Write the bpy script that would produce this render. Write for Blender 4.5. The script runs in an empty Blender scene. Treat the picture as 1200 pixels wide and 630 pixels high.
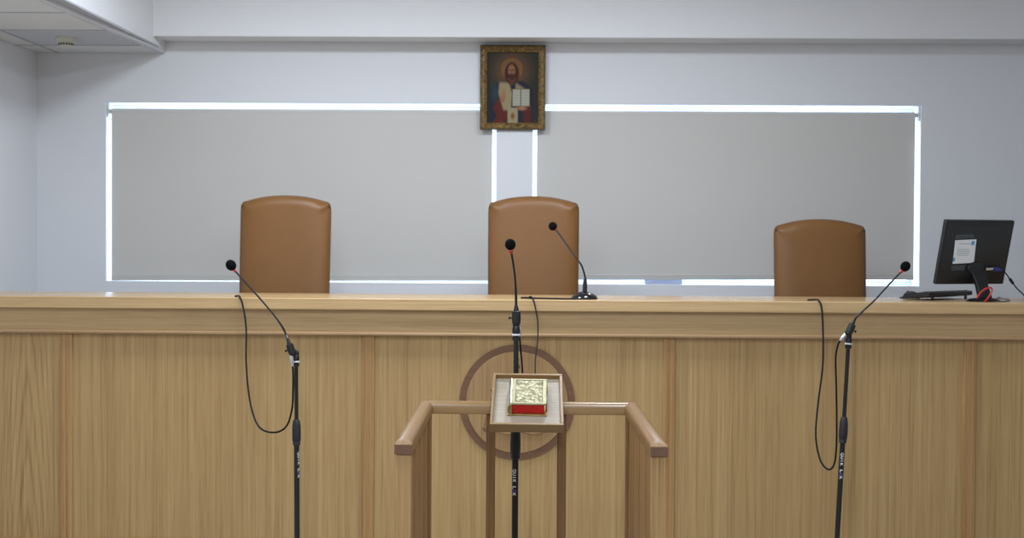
import bpy, bmesh, math, random
from mathutils import Vector, Matrix, noise
random.seed(4)
C = bpy.context.scene.collection
R = math.radians

# ---------------------------------------------------------------- camera
F = 1667.0
CAM = Vector((0, 0, 1.6))
ROT = Matrix.Rotation(R(1.0), 3, 'Z') @ Matrix.Rotation(R(90 - 1.2), 3, 'X') @ Matrix.Rotation(R(0.35), 3, 'Z')
cd = bpy.data.cameras.new('camera'); cam = bpy.data.objects.new('camera', cd); C.objects.link(cam)
cam.matrix_world = Matrix.Translation(CAM) @ ROT.to_4x4()
cd.sensor_width = 36; cd.lens = F / 1200 * 36
cd.clip_start = .05; cd.clip_end = 200
cd.dof.use_dof = True; cd.dof.focus_distance = 5.4; cd.dof.aperture_fstop = 4.5
bpy.context.scene.camera = cam

def at(px, py, Y):
    d = ROT @ Vector(((px - 600) / F, -(py - 315) / F, -1))
    return CAM + d * (Y / d.y)

# ---------------------------------------------------------------- materials
def lin(c):
    c /= 255.0
    return c / 12.92 if c <= .04045 else ((c + .055) / 1.055) ** 2.4
def rgb(r, g, b): return (lin(r), lin(g), lin(b), 1)

def mat(name, col, rough=.5, metal=0, spec=.5, bump=0, bscale=200, var=0, vscale=6, emit=0, trans=0):
    m = bpy.data.materials.new(name); m.use_nodes = True
    nt = m.node_tree; b = nt.nodes['Principled BSDF']
    b.inputs['Base Color'].default_value = col
    b.inputs['Roughness'].default_value = rough
    b.inputs['Metallic'].default_value = metal
    b.inputs['Specular IOR Level'].default_value = spec
    tc = nt.nodes.new('ShaderNodeTexCoord')
    if var:
        n = nt.nodes.new('ShaderNodeTexNoise'); n.inputs['Scale'].default_value = vscale; n.inputs['Detail'].default_value = 5
        nt.links.new(tc.outputs['Object'], n.inputs['Vector'])
        cr = nt.nodes.new('ShaderNodeValToRGB')
        cr.color_ramp.elements[0].position = .3; cr.color_ramp.elements[1].position = .7
        cr.color_ramp.elements[0].color = tuple(c * (1 - var) for c in col[:3]) + (1,)
        cr.color_ramp.elements[1].color = tuple(min(1, c * (1 + var)) for c in col[:3]) + (1,)
        nt.links.new(n.outputs['Fac'], cr.inputs['Fac']); nt.links.new(cr.outputs['Color'], b.inputs['Base Color'])
    if bump:
        n = nt.nodes.new('ShaderNodeTexNoise'); n.inputs['Scale'].default_value = bscale; n.inputs['Detail'].default_value = 3
        nt.links.new(tc.outputs['Object'], n.inputs['Vector'])
        bp = nt.nodes.new('ShaderNodeBump'); bp.inputs['Strength'].default_value = bump; bp.inputs['Distance'].default_value = .002
        nt.links.new(n.outputs['Fac'], bp.inputs['Height']); nt.links.new(bp.outputs['Normal'], b.inputs['Normal'])
    if emit:
        b.inputs['Emission Color'].default_value = (1, 1, 1, 1); b.inputs['Emission Strength'].default_value = emit
    if trans: b.inputs['Transmission Weight'].default_value = trans
    return m

def wood(name, dark, mid, light, axis='Z', rough=.45, seed=0, fine=1.0, contrast=1.0, spec=.4, arch=None):
    """straight oak grain running along the given axis, with slow cathedral figures"""
    m = bpy.data.materials.new(name); m.use_nodes = True
    nt = m.node_tree; L = nt.links; b = nt.nodes['Principled BSDF']
    b.inputs['Roughness'].default_value = rough; b.inputs['Specular IOR Level'].default_value = spec
    tc = nt.nodes.new('ShaderNodeTexCoord')
    def mapped(along, across, off):
        mp = nt.nodes.new('ShaderNodeMapping')
        s = [across] * 3; s['XYZ'.index(axis)] = along
        mp.inputs['Scale'].default_value = s; mp.inputs['Location'].default_value = (off + seed, off * .7, off * 1.3 + seed * 2)
        L.new(tc.outputs['Object'], mp.inputs['Vector']); return mp.outputs['Vector']
    def noi(vec, scale, detail=3, dist=0):
        n = nt.nodes.new('ShaderNodeTexNoise'); n.inputs['Scale'].default_value = scale
        n.inputs['Detail'].default_value = detail; n.inputs['Distortion'].default_value = dist
        L.new(vec, n.inputs['Vector']); return n.outputs['Fac']
    streak = noi(mapped(.35 * fine, 26 * fine, 1), 1.0, 4)      # 3-5 cm streaks
    pores = noi(mapped(5 * fine, 330 * fine, 3), 1.0, 2)        # fine pores
    w = nt.nodes.new('ShaderNodeTexWave'); w.bands_direction = {'Z': 'X', 'X': 'Z', 'Y': 'X'}[axis]
    w.inputs['Scale'].default_value = 4.5 * fine; w.inputs['Distortion'].default_value = 7; w.inputs['Detail'].default_value = 2
    w.inputs['Detail Scale'].default_value = .7
    L.new(mapped(.11 * fine, 1.3 * fine, 5), w.inputs['Vector'])
    def math_(op, a, bb):
        x = nt.nodes.new('ShaderNodeMath'); x.operation = op
        for i, v in enumerate((a, bb)):
            if isinstance(v, (int, float)): x.inputs[i].default_value = v
            else: L.new(v, x.inputs[i])
        return x.outputs[0]
    s = math_('MULTIPLY', math_('SUBTRACT', streak, .5), .45 * contrast)
    s = math_('ADD', s, math_('MULTIPLY', math_('SUBTRACT', w.outputs['Fac'], .5), .07 * contrast))
    broad = noi(mapped(.25, 5 * fine, 11), 1.0, 2); thin = noi(mapped(.9, 85 * fine, 17), 1.0, 2)
    s = math_('ADD', s, math_('MULTIPLY', math_('SUBTRACT', broad, .5), .45 * contrast))
    s = math_('ADD', s, math_('MULTIPLY', math_('SUBTRACT', thin, .5), .75 * contrast))
    for x0, z0, k_, fq in (arch or ()):     # nested cathedral arches around x0 that peak near z0
        sp_ = nt.nodes.new('ShaderNodeSeparateXYZ'); L.new(tc.outputs['Object'], sp_.inputs[0])
        dx = math_('ADD', math_('SUBTRACT', sp_.outputs[0], x0), math_('MULTIPLY', math_('SUBTRACT', broad, .5), .03))
        q = math_('ADD', math_('MULTIPLY', math_('ABSOLUTE', dx, 0), k_), math_('SUBTRACT', sp_.outputs[2], z0))
        q = math_('ADD', q, math_('MULTIPLY', math_('MULTIPLY', dx, dx), k_ * 9))
        si = math_('POWER', math_('ABSOLUTE', math_('SINE', math_('MULTIPLY', q, fq), 0), 0), 6)
        # keep it to the middle of the board and below the first arch
        near = math_('SUBTRACT', 1, math_('MINIMUM', math_('MULTIPLY', math_('MULTIPLY', dx, dx), 38), 1))
        s = math_('SUBTRACT', s, math_('MULTIPLY', math_('MULTIPLY', si, near), .22))
    s = math_('ADD', s, math_('MULTIPLY', math_('SUBTRACT', pores, .5), .75 * contrast))
    s = math_('ADD', s, .5)
    cr = nt.nodes.new('ShaderNodeValToRGB'); e = cr.color_ramp.elements
    e[0].position = .1; e[0].color = dark; e[1].position = .9; e[1].color = light
    x = e.new(.5); x.color = mid
    L.new(s, cr.inputs['Fac']); L.new(cr.outputs['Color'], b.inputs['Base Color'])
    bp = nt.nodes.new('ShaderNodeBump'); bp.inputs['Strength'].default_value = .15; bp.inputs['Distance'].default_value = .001
    L.new(pores, bp.inputs['Height']); L.new(bp.outputs['Normal'], b.inputs['Normal'])
    return m

M = {}
M['wall'] = mat('wall paint', rgb(224, 225, 227), .75, bump=.05, bscale=250, spec=.2)
M['beam'] = mat('beam paint', rgb(232, 232, 233), .7, spec=.2)
M['tile'] = mat('ceiling tile', rgb(216, 217, 216), .9, bump=.2, bscale=160, var=.02, vscale=90)
M['tile2'] = mat('grey ceiling tile', rgb(192, 194, 200), .85)
M['edge'] = mat('ceiling edge trim', rgb(206, 206, 210), .5)
M['tbar'] = mat('ceiling grid bar', rgb(168, 170, 174), .5)
M['floor'] = mat('floor vinyl', rgb(176, 172, 166), .4, var=.08, vscale=3)
M['carpet'] = mat('dais carpet', rgb(140, 128, 116), .95, var=.15, vscale=60)
M['white'] = mat('white frame', rgb(235, 237, 240), .35)
M['diffuser'] = mat('lamp diffuser', rgb(240, 240, 240), .5, emit=3)
OAK = (rgb(136, 104, 62), rgb(173, 140, 91), rgb(192, 162, 112))
M['panel'] = [wood('oak veneer panel %d' % i, *OAK, axis='Z', seed=i * 7.3 + 1.7, rough=.5, contrast=.8, arch=[(-2.53, .75, 5.5, 9)] if i == 1 else None) for i in range(5)]
M['oak_x'] = wood('oak bench top', rgb(156, 124, 82), rgb(196, 163, 116), rgb(212, 182, 138), 'X', rough=.22, seed=3, fine=1.3, contrast=.7)
M['oak_frieze'] = wood('oak frieze', rgb(140, 110, 72), rgb(180, 149, 104), rgb(200, 171, 126), 'X', rough=.45, seed=9, contrast=.7)
M['oak_lip'] = wood('oak moulding', rgb(135, 103, 72), rgb(172, 140, 102), rgb(190, 160, 122), 'X', rough=.45, seed=12)
M['batten'] = wood('oak batten', rgb(132, 94, 52), rgb(168, 128, 80), rgb(186, 148, 98), 'Z', rough=.4, seed=21, fine=1.5)
M['disc'] = wood('emblem disc oak', rgb(120, 88, 52), rgb(154, 120, 78), rgb(170, 138, 94), 'Z', rough=.5, seed=33, fine=.9)
M['ring'] = wood('dark emblem wood', rgb(90, 60, 38), rgb(114, 81, 56), rgb(128, 95, 68), 'X', rough=.5, seed=41, fine=2, contrast=.5)
M['rail_x'] = wood('rail beech cross', rgb(108, 78, 42), rgb(141, 108, 64), rgb(160, 128, 82), 'X', rough=.24, seed=51, fine=1.8, contrast=.7, spec=.6)
M['rail_y'] = wood('rail beech long', rgb(106, 74, 40), rgb(136, 102, 60), rgb(154, 120, 76), 'Y', rough=.42, seed=55, fine=1.8, contrast=.7)
M['endgrain'] = mat('rail end grain', rgb(106, 74, 50), .6, var=.12, vscale=120)
M['post'] = wood('post oak', rgb(124, 90, 52), rgb(162, 126, 80), rgb(184, 148, 100), 'Z', rough=.4, seed=61, fine=1.6)
M['slat'] = wood('stand side board', rgb(110, 76, 42), rgb(148, 109, 66), rgb(168, 130, 84), 'Z', rough=.45, seed=66, fine=1.5)
M['darkpost'] = wood('tray support post', rgb(92, 62, 30), rgb(120, 86, 48), rgb(136, 100, 60), 'Z', rough=.4, seed=71, fine=1.8)
M['tray'] = wood('tray limed oak', rgb(124, 110, 92), rgb(158, 146, 126), rgb(174, 162, 144), 'X', rough=.45, seed=75, fine=2.2, contrast=.8)
M['trayrim'] = wood('tray rim wood', rgb(108, 80, 46), rgb(140, 110, 68), rgb(158, 128, 86), 'X', rough=.35, seed=78, fine=2, contrast=.7)
M['leather'] = mat('tan leather', rgb(121, 82, 40), .42, bump=.25, bscale=420, var=.06, vscale=5, spec=.4)
M['leather_dk'] = mat('dark tan leather seam', rgb(110, 74, 44), .5)
M['stitch'] = mat('stitching', rgb(92, 62, 40), .6)
M['black'] = mat('black plastic', rgb(17, 17, 19), .45)
M['blacktube'] = mat('black painted steel', rgb(14, 14, 15), .38, spec=.5)
M['rubber'] = mat('grey black rubber', rgb(30, 32, 35), .6, bump=.4, bscale=500)
M['foam'] = mat('foam windscreen', rgb(14, 14, 15), .95, bump=1, bscale=900, spec=.1)
M['gloss'] = mat('glossy black', rgb(22, 23, 26), .12)
M['neck'] = mat('grey gooseneck', rgb(70, 68, 68), .4, metal=.5)
M['cable'] = mat('black cable', rgb(16, 16, 18), .6, spec=.3)
M['greycable'] = mat('grey cable', rgb(90, 94, 98), .5)
M['chrome'] = mat('connector metal', rgb(205, 203, 196), .25, metal=.8)
M['red'] = mat('red ring', rgb(190, 42, 40), .4)
M['redcable'] = mat('red cable', rgb(196, 40, 32), .4)
M['redcloth'] = mat('red page edge', rgb(214, 26, 24), .5, var=.1, vscale=80)
M['gold'] = mat('pale gold', rgb(156, 150, 118), .45, metal=.75, var=.15, vscale=120)
M['goldy'] = mat('yellow gold', rgb(162, 138, 84), .45, metal=.6, var=.15, vscale=90)
M['silver'] = mat('silver spine', rgb(200, 198, 178), .25, metal=.9)
M['blue'] = mat('blue plastic', rgb(48, 52, 130), .4)
M['paper'] = mat('white paper', rgb(238, 241, 240), .6)
M['ink'] = mat('grey print', rgb(165, 176, 180), .7)
M['lblue'] = mat('light blue print', rgb(88, 160, 205), .6)
M['logo_w'] = mat('white logo print', rgb(225, 228, 232), .5)
M['logo_b'] = mat('blue logo print', rgb(84, 104, 190), .5)
M['monitor'] = mat('monitor plastic', rgb(30, 32, 32), .45, bump=.1, bscale=600)
M['screen'] = mat('dark screen', rgb(12, 13, 15), .15)
M['detector'] = mat('cream detector plastic', rgb(206, 206, 190), .5)
M['vent'] = mat('dark vent', rgb(30, 30, 28), .6)
M['catch'] = mat('lavender grey sill stand-in', rgb(168, 170, 190), .6)
M['tape'] = mat('clear tape with glare tint', rgb(62, 70, 74), .12)  # base colour lightened to stand in for glare on the tape
M['barm'] = mat('blind hem', rgb(190, 187, 180), .7)

def glassmat():
    m = bpy.data.materials.new('window glass'); m.use_nodes = True
    nt = m.node_tree; nt.nodes.clear()
    o = nt.nodes.new('ShaderNodeOutputMaterial'); mx = nt.nodes.new('ShaderNodeMixShader')
    t = nt.nodes.new('ShaderNodeBsdfTransparent'); g = nt.nodes.new('ShaderNodeBsdfGlossy')
    t.inputs['Color'].default_value = (.95, .98, 1, 1); g.inputs['Roughness'].default_value = .02
    mx.inputs['Fac'].default_value = .07
    nt.links.new(t.outputs[0], mx.inputs[1]); nt.links.new(g.outputs[0], mx.inputs[2]); nt.links.new(mx.outputs[0], o.inputs[0])
    return m
M['glass'] = glassmat()
def fabricmat():
    m = bpy.data.materials.new('roller blind fabric'); m.use_nodes = True
    nt = m.node_tree; b = nt.nodes['Principled BSDF']; o = nt.nodes['Material Output']
    b.inputs['Base Color'].default_value = rgb(206, 203, 197); b.inputs['Roughness'].default_value = .8
    b.inputs['Specular IOR Level'].default_value = .15
    tr = nt.nodes.new('ShaderNodeBsdfTranslucent'); tr.inputs['Color'].default_value = rgb(214, 208, 190)
    mx = nt.nodes.new('ShaderNodeMixShader'); mx.inputs['Fac'].default_value = .035
    tc = nt.nodes.new('ShaderNodeTexCoord'); n = nt.nodes.new('ShaderNodeTexNoise'); n.inputs['Scale'].default_value = 350
    nt.links.new(tc.outputs['Object'], n.inputs['Vector'])
    bp = nt.nodes.new('ShaderNodeBump'); bp.inputs['Strength'].default_value = .15; bp.inputs['Distance'].default_value = .001
    nt.links.new(n.outputs['Fac'], bp.inputs['Height']); nt.links.new(bp.outputs['Normal'], b.inputs['Normal'])
    nt.links.new(b.outputs[0], mx.inputs[1]); nt.links.new(tr.outputs[0], mx.inputs[2]); nt.links.new(mx.outputs[0], o.inputs[0])
    return m
M['fabric'] = fabricmat()
def framemat():
    m = mat('antique gold frame', rgb(150, 118, 62), .45, metal=.35)
    nt = m.node_tree; b = nt.nodes['Principled BSDF']; tc = nt.nodes.new('ShaderNodeTexCoord')
    v = nt.nodes.new('ShaderNodeTexNoise'); v.inputs['Scale'].default_value = 75; v.inputs['Detail'].default_value = 3; v.inputs['Distortion'].default_value = 1.5
    nt.links.new(tc.outputs['Object'], v.inputs['Vector'])
    cr = nt.nodes.new('ShaderNodeValToRGB'); e = cr.color_ramp.elements
    e[0].position = .36; e[0].color = rgb(78, 60, 34); e[1].position = .66; e[1].color = rgb(160, 130, 76)
    nt.links.new(v.outputs['Fac'], cr.inputs['Fac']); nt.links.new(cr.outputs['Color'], b.inputs['Base Color'])
    bp = nt.nodes.new('ShaderNodeBump'); bp.inputs['Strength'].default_value = .6; bp.inputs['Distance'].default_value = .004
    nt.links.new(v.outputs['Fac'], bp.inputs['Height']); nt.links.new(bp.outputs['Normal'], b.inputs['Normal'])
    return m
M['frame'] = framemat()
def goldrelief():
    m = mat('embossed gold', rgb(200, 190, 142), .5, metal=.55)
    nt = m.node_tree; b = nt.nodes['Principled BSDF']; tc = nt.nodes.new('ShaderNodeTexCoord')
    v = nt.nodes.new('ShaderNodeTexVoronoi'); v.inputs['Scale'].default_value = 70
    nt.links.new(tc.outputs['Object'], v.inputs['Vector'])
    cr = nt.nodes.new('ShaderNodeValToRGB'); e = cr.color_ramp.elements
    e[0].position = .05; e[0].color = rgb(196, 191, 160); e[1].position = .68; e[1].color = rgb(124, 116, 84)  # relief shading in the colour: bosses lighter, creases darker
    nt.links.new(v.outputs['Distance'], cr.inputs['Fac']); nt.links.new(cr.outputs['Color'], b.inputs['Base Color'])
    bp = nt.nodes.new('ShaderNodeBump'); bp.inputs['Strength'].default_value = .7; bp.inputs['Distance'].default_value = .002; bp.invert = True
    nt.links.new(v.outputs['Distance'], bp.inputs['Height']); nt.links.new(bp.outputs['Normal'], b.inputs['Normal'])
    return m
M['relief'] = goldrelief()
def vcolmat():
    m = bpy.data.materials.new('painted panel'); m.use_nodes = True
    nt = m.node_tree; b = nt.nodes['Principled BSDF']
    a = nt.nodes.new('ShaderNodeVertexColor'); a.layer_name = 'paint'
    nt.links.new(a.outputs['Color'], b.inputs['Base Color']); b.inputs['Roughness'].default_value = .6; b.inputs['Specular IOR Level'].default_value = .15
    return m
M['paint'] = vcolmat()

# ---------------------------------------------------------------- object helpers
MW = {}
def mw(o): return MW.get(o.name, Matrix.Identity(4))
def thing(name, label, cat, m=Matrix.Identity(4), group=None):
    if isinstance(m, (tuple, Vector)): m = Matrix.Translation(m)
    o = bpy.data.objects.new(name, None); C.objects.link(o); o.empty_display_size = .05
    o.matrix_world = m; MW[o.name] = m.copy()
    tag(o, label, cat, group); return o
def tag(o, label, cat, group=None):
    o['label'] = label; o['category'] = cat
    if group: o['group'] = group
    return o
def obj(name, bm, m, parent=None, smooth=False, bevel=0, seg=2, label=None, angle=35):
    me = bpy.data.meshes.new(name)
    bmesh.ops.remove_doubles(bm, verts=bm.verts, dist=1e-6)
    bmesh.ops.recalc_face_normals(bm, faces=bm.faces)
    o = bpy.data.objects.new(name, me); C.objects.link(o)
    if parent is not None:
        o.parent = parent
        bm.transform(mw(parent).inverted()); MW[o.name] = mw(parent)
    else:   # origin at the base centre of the mesh
        xs = [v.co for v in bm.verts]
        c = Vector(((min(v.x for v in xs) + max(v.x for v in xs)) / 2, (min(v.y for v in xs) + max(v.y for v in xs)) / 2, min(v.z for v in xs)))
        t = Matrix.Translation(c); bm.transform(t.inverted()); o.matrix_world = t; MW[o.name] = t
    for ms in (m if isinstance(m, (list, tuple)) else [m]): me.materials.append(ms)
    bm.to_mesh(me); bm.free()
    if smooth:
        for p in me.polygons: p.use_smooth = True
        if angle < 180: me.set_sharp_from_angle(angle=R(angle))
    if bevel:
        md = o.modifiers.new('bevel', 'BEVEL'); md.width = bevel; md.segments = seg; md.limit_method = 'ANGLE'; md.angle_limit = R(40)
        if not smooth:
            for p in me.polygons: p.use_smooth = True
            me.set_sharp_from_angle(angle=R(50))
    if label: o['label'] = label
    return o
def struct(name, bm, m, **k):
    o = obj(name, bm, m, **k); o['kind'] = 'structure'; return o
def part_of_structure(o): return o

def box(bm, x0, x1, y0, y1, z0, z1, mtx=None, mi=0):
    vs = [bm.verts.new((x, y, z)) for x in (x0, x1) for y in (y0, y1) for z in (z0, z1)]
    if mtx is not None:
        for v in vs: v.co = mtx @ v.co
    for f in ((0, 1, 3, 2), (4, 6, 7, 5), (0, 4, 5, 1), (2, 3, 7, 6), (0, 2, 6, 4), (1, 5, 7, 3)):
        fc = bm.faces.new([vs[i] for i in f]); fc.material_index = mi
    return vs
def bx(*a, **k):
    bm = bmesh.new(); box(bm, *a, **k); return bm
def prism(bm, pts, y0, y1, mtx=None, plane='XZ', mi=0):
    """polygon in the given plane extruded along the third axis"""
    def p(a, b, c):
        v = {'XZ': (a, c, b), 'YZ': (c, a, b), 'XY': (a, b, c)}[plane]
        v = Vector(v); return mtx @ v if mtx is not None else v
    A = [bm.verts.new(p(a, b, y0)) for a, b in pts]; B = [bm.verts.new(p(a, b, y1)) for a, b in pts]
    bm.faces.new(A).material_index = mi; bm.faces.new(list(reversed(B))).material_index = mi
    n = len(pts)
    for i in range(n):
        bm.faces.new((A[i], A[(i + 1) % n], B[(i + 1) % n], B[i])).material_index = mi
def catmull(pts, sub=8):
    P = [Vector(p) for p in pts]; out = []
    P = [P[0] * 2 - P[1]] + P + [P[-1] * 2 - P[-2]]
    for i in range(1, len(P) - 2):
        for k in range(sub):
            t = k / sub
            out.append(.5 * ((2 * P[i]) + (P[i + 1] - P[i - 1]) * t + (2 * P[i - 1] - 5 * P[i] + 4 * P[i + 1] - P[i + 2]) * t * t
                             + (3 * P[i] - P[i - 1] - 3 * P[i + 1] + P[i + 2]) * t ** 3))
    out.append(P[-2]); return out
def sweep(bm, pts, r, n=12, smooth_path=True, sub=8, cap=True):
    if smooth_path and len(pts) > 2:
        if isinstance(r, (list, tuple)):
            rr = [];
            for i in range(len(r) - 1):
                rr += [r[i] + (r[i + 1] - r[i]) * k / sub for k in range(sub)]
            r = rr + [r[-1]]
        pts = catmull(pts, sub)
    pts = [Vector(p) for p in pts]
    if not isinstance(r, (list, tuple)): r = [r] * len(pts)
    t = (pts[1] - pts[0]).normalized()
    u = t.orthogonal().normalized(); rings = []
    for i, p in enumerate(pts):
        if i == 0: tt = t
        elif i == len(pts) - 1: tt = (pts[i] - pts[i - 1]).normalized()
        else:
            tt = (pts[i + 1] - pts[i - 1])
            tt = tt.normalized() if tt.length > 1e-9 else t
        u = (u - tt * u.dot(tt)).normalized(); w = tt.cross(u)
        rings.append([bm.verts.new(p + (u * math.cos(2 * math.pi * k / n) + w * math.sin(2 * math.pi * k / n)) * max(r[i], 1e-4)) for k in range(n)])
    for a, b in zip(rings, rings[1:]):
        for k in range(n): bm.faces.new((a[k], a[(k + 1) % n], b[(k + 1) % n], b[k]))
    if cap: bm.faces.new(list(reversed(rings[0]))); bm.faces.new(rings[-1])
def tube(pts, r, **k):
    bm = bmesh.new(); sweep(bm, pts, r, **k); return bm
def lathe(bm, prof, origin=(0, 0, 0), axis=(0, 0, 1), n=24):
    """prof: list of (radius, height along axis)"""
    ax = Vector(axis).normalized(); o = Vector(origin); u = ax.orthogonal().normalized(); w = ax.cross(u); rings = []
    for r, h in prof:
        rings.append([bm.verts.new(o + ax * h + (u * math.cos(2 * math.pi * k / n) + w * math.sin(2 * math.pi * k / n)) * max(r, 1e-4)) for k in range(n)])
    for a, b in zip(rings, rings[1:]):
        for k in range(n): bm.faces.new((a[k], a[(k + 1) % n], b[(k + 1) % n], b[k]))
    bm.faces.new(list(reversed(rings[0]))); bm.faces.new(rings[-1])
def lat(prof, origin=(0, 0, 0), axis=(0, 0, 1), n=24):
    bm = bmesh.new(); lathe(bm, prof, origin, axis, n); return bm
def ellipsoid(bm, c, r, mtx=None, seg=20, ring=14):
    m = Matrix.Translation(c) @ (mtx or Matrix.Identity(4)) @ Matrix.Diagonal((r[0], r[1], r[2], 1))
    bmesh.ops.create_uvsphere(bm, u_segments=seg, v_segments=ring, radius=1, matrix=m)

# ---------------------------------------------------------------- room shell
YW = 8.7                                    # back wall plane
XL, XR = -3.075, 4.1
YB = -2.2
ZD = 0.58                                   # dais floor behind the bench
ZC = 3.35                                   # main ceiling
ZS = 2.72                                   # dropped tile ceiling on the left
struct('floor', bx(XL - .2, XR + .2, YB - .2, YW + .3, -.1, 0), M['floor'])
struct('floor', bx(XL + .001, XR - .001, 7.09, YW - .001, .001, ZD), M['carpet'])
wl, wr = at(124, 225, YW).x, at(1078.5, 225, YW).x
wz1 = (at(350, 120.5, YW).z + at(850, 123, YW).z) / 2
wz0 = (at(350, 330.5, YW).z + at(850, 333.6, YW).z) / 2
pl, pr = at(581.5, 200, YW).x, at(624, 200, YW).x
TH = .26
bm = bmesh.new()
xs = [XL - .2, wl, pl, pr, wr, XR + .2]; zs = [0, wz0, wz1, ZC + .1]
for i in range(5):
    for j in range(3):
        if j == 1 and i in (1, 3): continue
        box(bm, xs[i], xs[i + 1], YW, YW + TH, zs[j], zs[j + 1])
# drop the inner double faces so the wall is one clean skin
bmesh.ops.remove_doubles(bm, verts=bm.verts, dist=1e-5)
dup = {}
for f in bm.faces: dup.setdefault(tuple(sorted(v.index for v in f.verts)), []).append(f)
bm.verts.index_update(); dup = {}
for f in bm.faces: dup.setdefault(tuple(sorted(v.index for v in f.verts)), []).append(f)
bmesh.ops.delete(bm, geom=[f for l in dup.values() if len(l) > 1 for f in l], context='FACES_ONLY')
struct('wall_back', bm, M['wall'])
struct('wall_left', bx(XL - .2, XL, YB, YW, 0, ZC + .1), M['wall'])
struct('wall_right', bx(XR, XR + .2, YB, YW, 0, ZC + .1), M['wall'])
struct('wall_front', bx(XL - .2, XR + .2, YB - .2, YB, 0, ZC + .1), M['wall'])
struct('ceiling', bx(XL - .2, XR + .2, YB - .2, YW + .3, ZC, ZC + .1), M['beam'])
# ceiling beam along the back wall
zb = at(700, 50.5, YW).z
yb = 8.47
sx0, sx1 = at(193, 64, YW).x, -2.345 - .0359 * 6.0        # skewed right edge of the dropped ceiling
struct('trim_1', bx(sx0 - .1, XR, yb, YW, zb, ZC), M['beam'], bevel=.004)
# dropped ceiling on the left (skewed edge): fascia with a little step at its foot
def sx(y): return sx0 - .0359 * (YW - y)
bm = bmesh.new()
y0 = .5
prism(bm, [(sx(y0) - .03, y0), (sx(YW) - .03, YW), (sx(YW), YW), (sx(y0), y0)], ZS + .028, ZC, plane='XY')
prism(bm, [(sx(y0) - .034, y0), (sx(YW) - .034, YW), (sx(YW) + .005, YW), (sx(y0) + .005, y0)], ZS + .004, ZS + .028, plane='XY', mi=1)
box(bm, XL, sx(y0), y0 - .03, y0, ZS, ZC)
struct('trim_2', bm, [M['beam'], M['edge']])
gx = -2.937
rows = [YW, 8.34, 7.73, 7.13, 6.53, 5.93, 5.33, 4.73, 4.13, 3.53, 2.93, 2.33, 1.73, 1.13, y0]
bm = bmesh.new()
for a, b in zip(rows, rows[1:]):
    mi = 1 if abs(a - 8.34) < .01 else 0
    for xa0, xb0, xa1, xb1 in ((XL, gx, XL, gx), (gx, sx(b) - .034, gx, sx(a) - .034)):
        g = .004
        prism(bm, [(xa0 + g, b + g), (xb0 - g, b + g), (xb1 - g, a - g), (xa1 + g, a - g)], ZS + .004, ZS + .02, plane='XY', mi=mi if xa0 != XL else 0)
box(bm, XL, sx(YW), y0, YW, ZS + .02, ZS + .03, mi=2)
struct('ceiling', bm, [M['tile'], M['tile2'], M['tbar']])
bm = bmesh.new()
for r_ in rows[1:-1]: box(bm, XL, sx(r_) - .034, r_ - .005, r_ + .005, ZS + .001, ZS + .006)
box(bm, gx - .006, gx + .006, y0, YW, ZS + .0005, ZS + .0065)
struct('trim_3', bm, M['tbar'])

# ---------------------------------------------------------------- windows and blinds
for n, (x0, x1) in enumerate(((wl, pl), (pr, wr))):
    w = bpy.data.objects.new('window_%d' % (n + 1), None); C.objects.link(w)
    m_ = Matrix.Translation(((x0 + x1) / 2, YW + .2, wz0)); w.matrix_world = m_; MW[w.name] = m_; w['kind'] = 'structure'
    yf0, yf1 = YW + .18, YW + .24; fw = .022
    bm = bmesh.new()
    box(bm, x0, x1, yf0, yf1, wz0, wz0 + fw); box(bm, x0, x1, yf0, yf1, wz1 - fw, wz1)
    box(bm, x0, x0 + fw, yf0, yf1, wz0 + fw, wz1 - fw); box(bm, x1 - fw, x1, yf0, yf1, wz0 + fw, wz1 - fw)
    obj('window_frame', bm, M['white'], w, bevel=.003)
    xm = at(368, 200, YW).x + .12 if n == 0 else at(776, 200, YW).x + .1
    obj('mullion', bx(xm - .04, xm + .04, yf0 + .003, yf1 - .003, wz0 + fw, wz1 - fw), M['white'], w, bevel=.003)
    obj('pane', bx(x0 + fw, x1 - fw, YW + .205, YW + .211, wz0 + fw, wz1 - fw), M['glass'], w)

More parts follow.
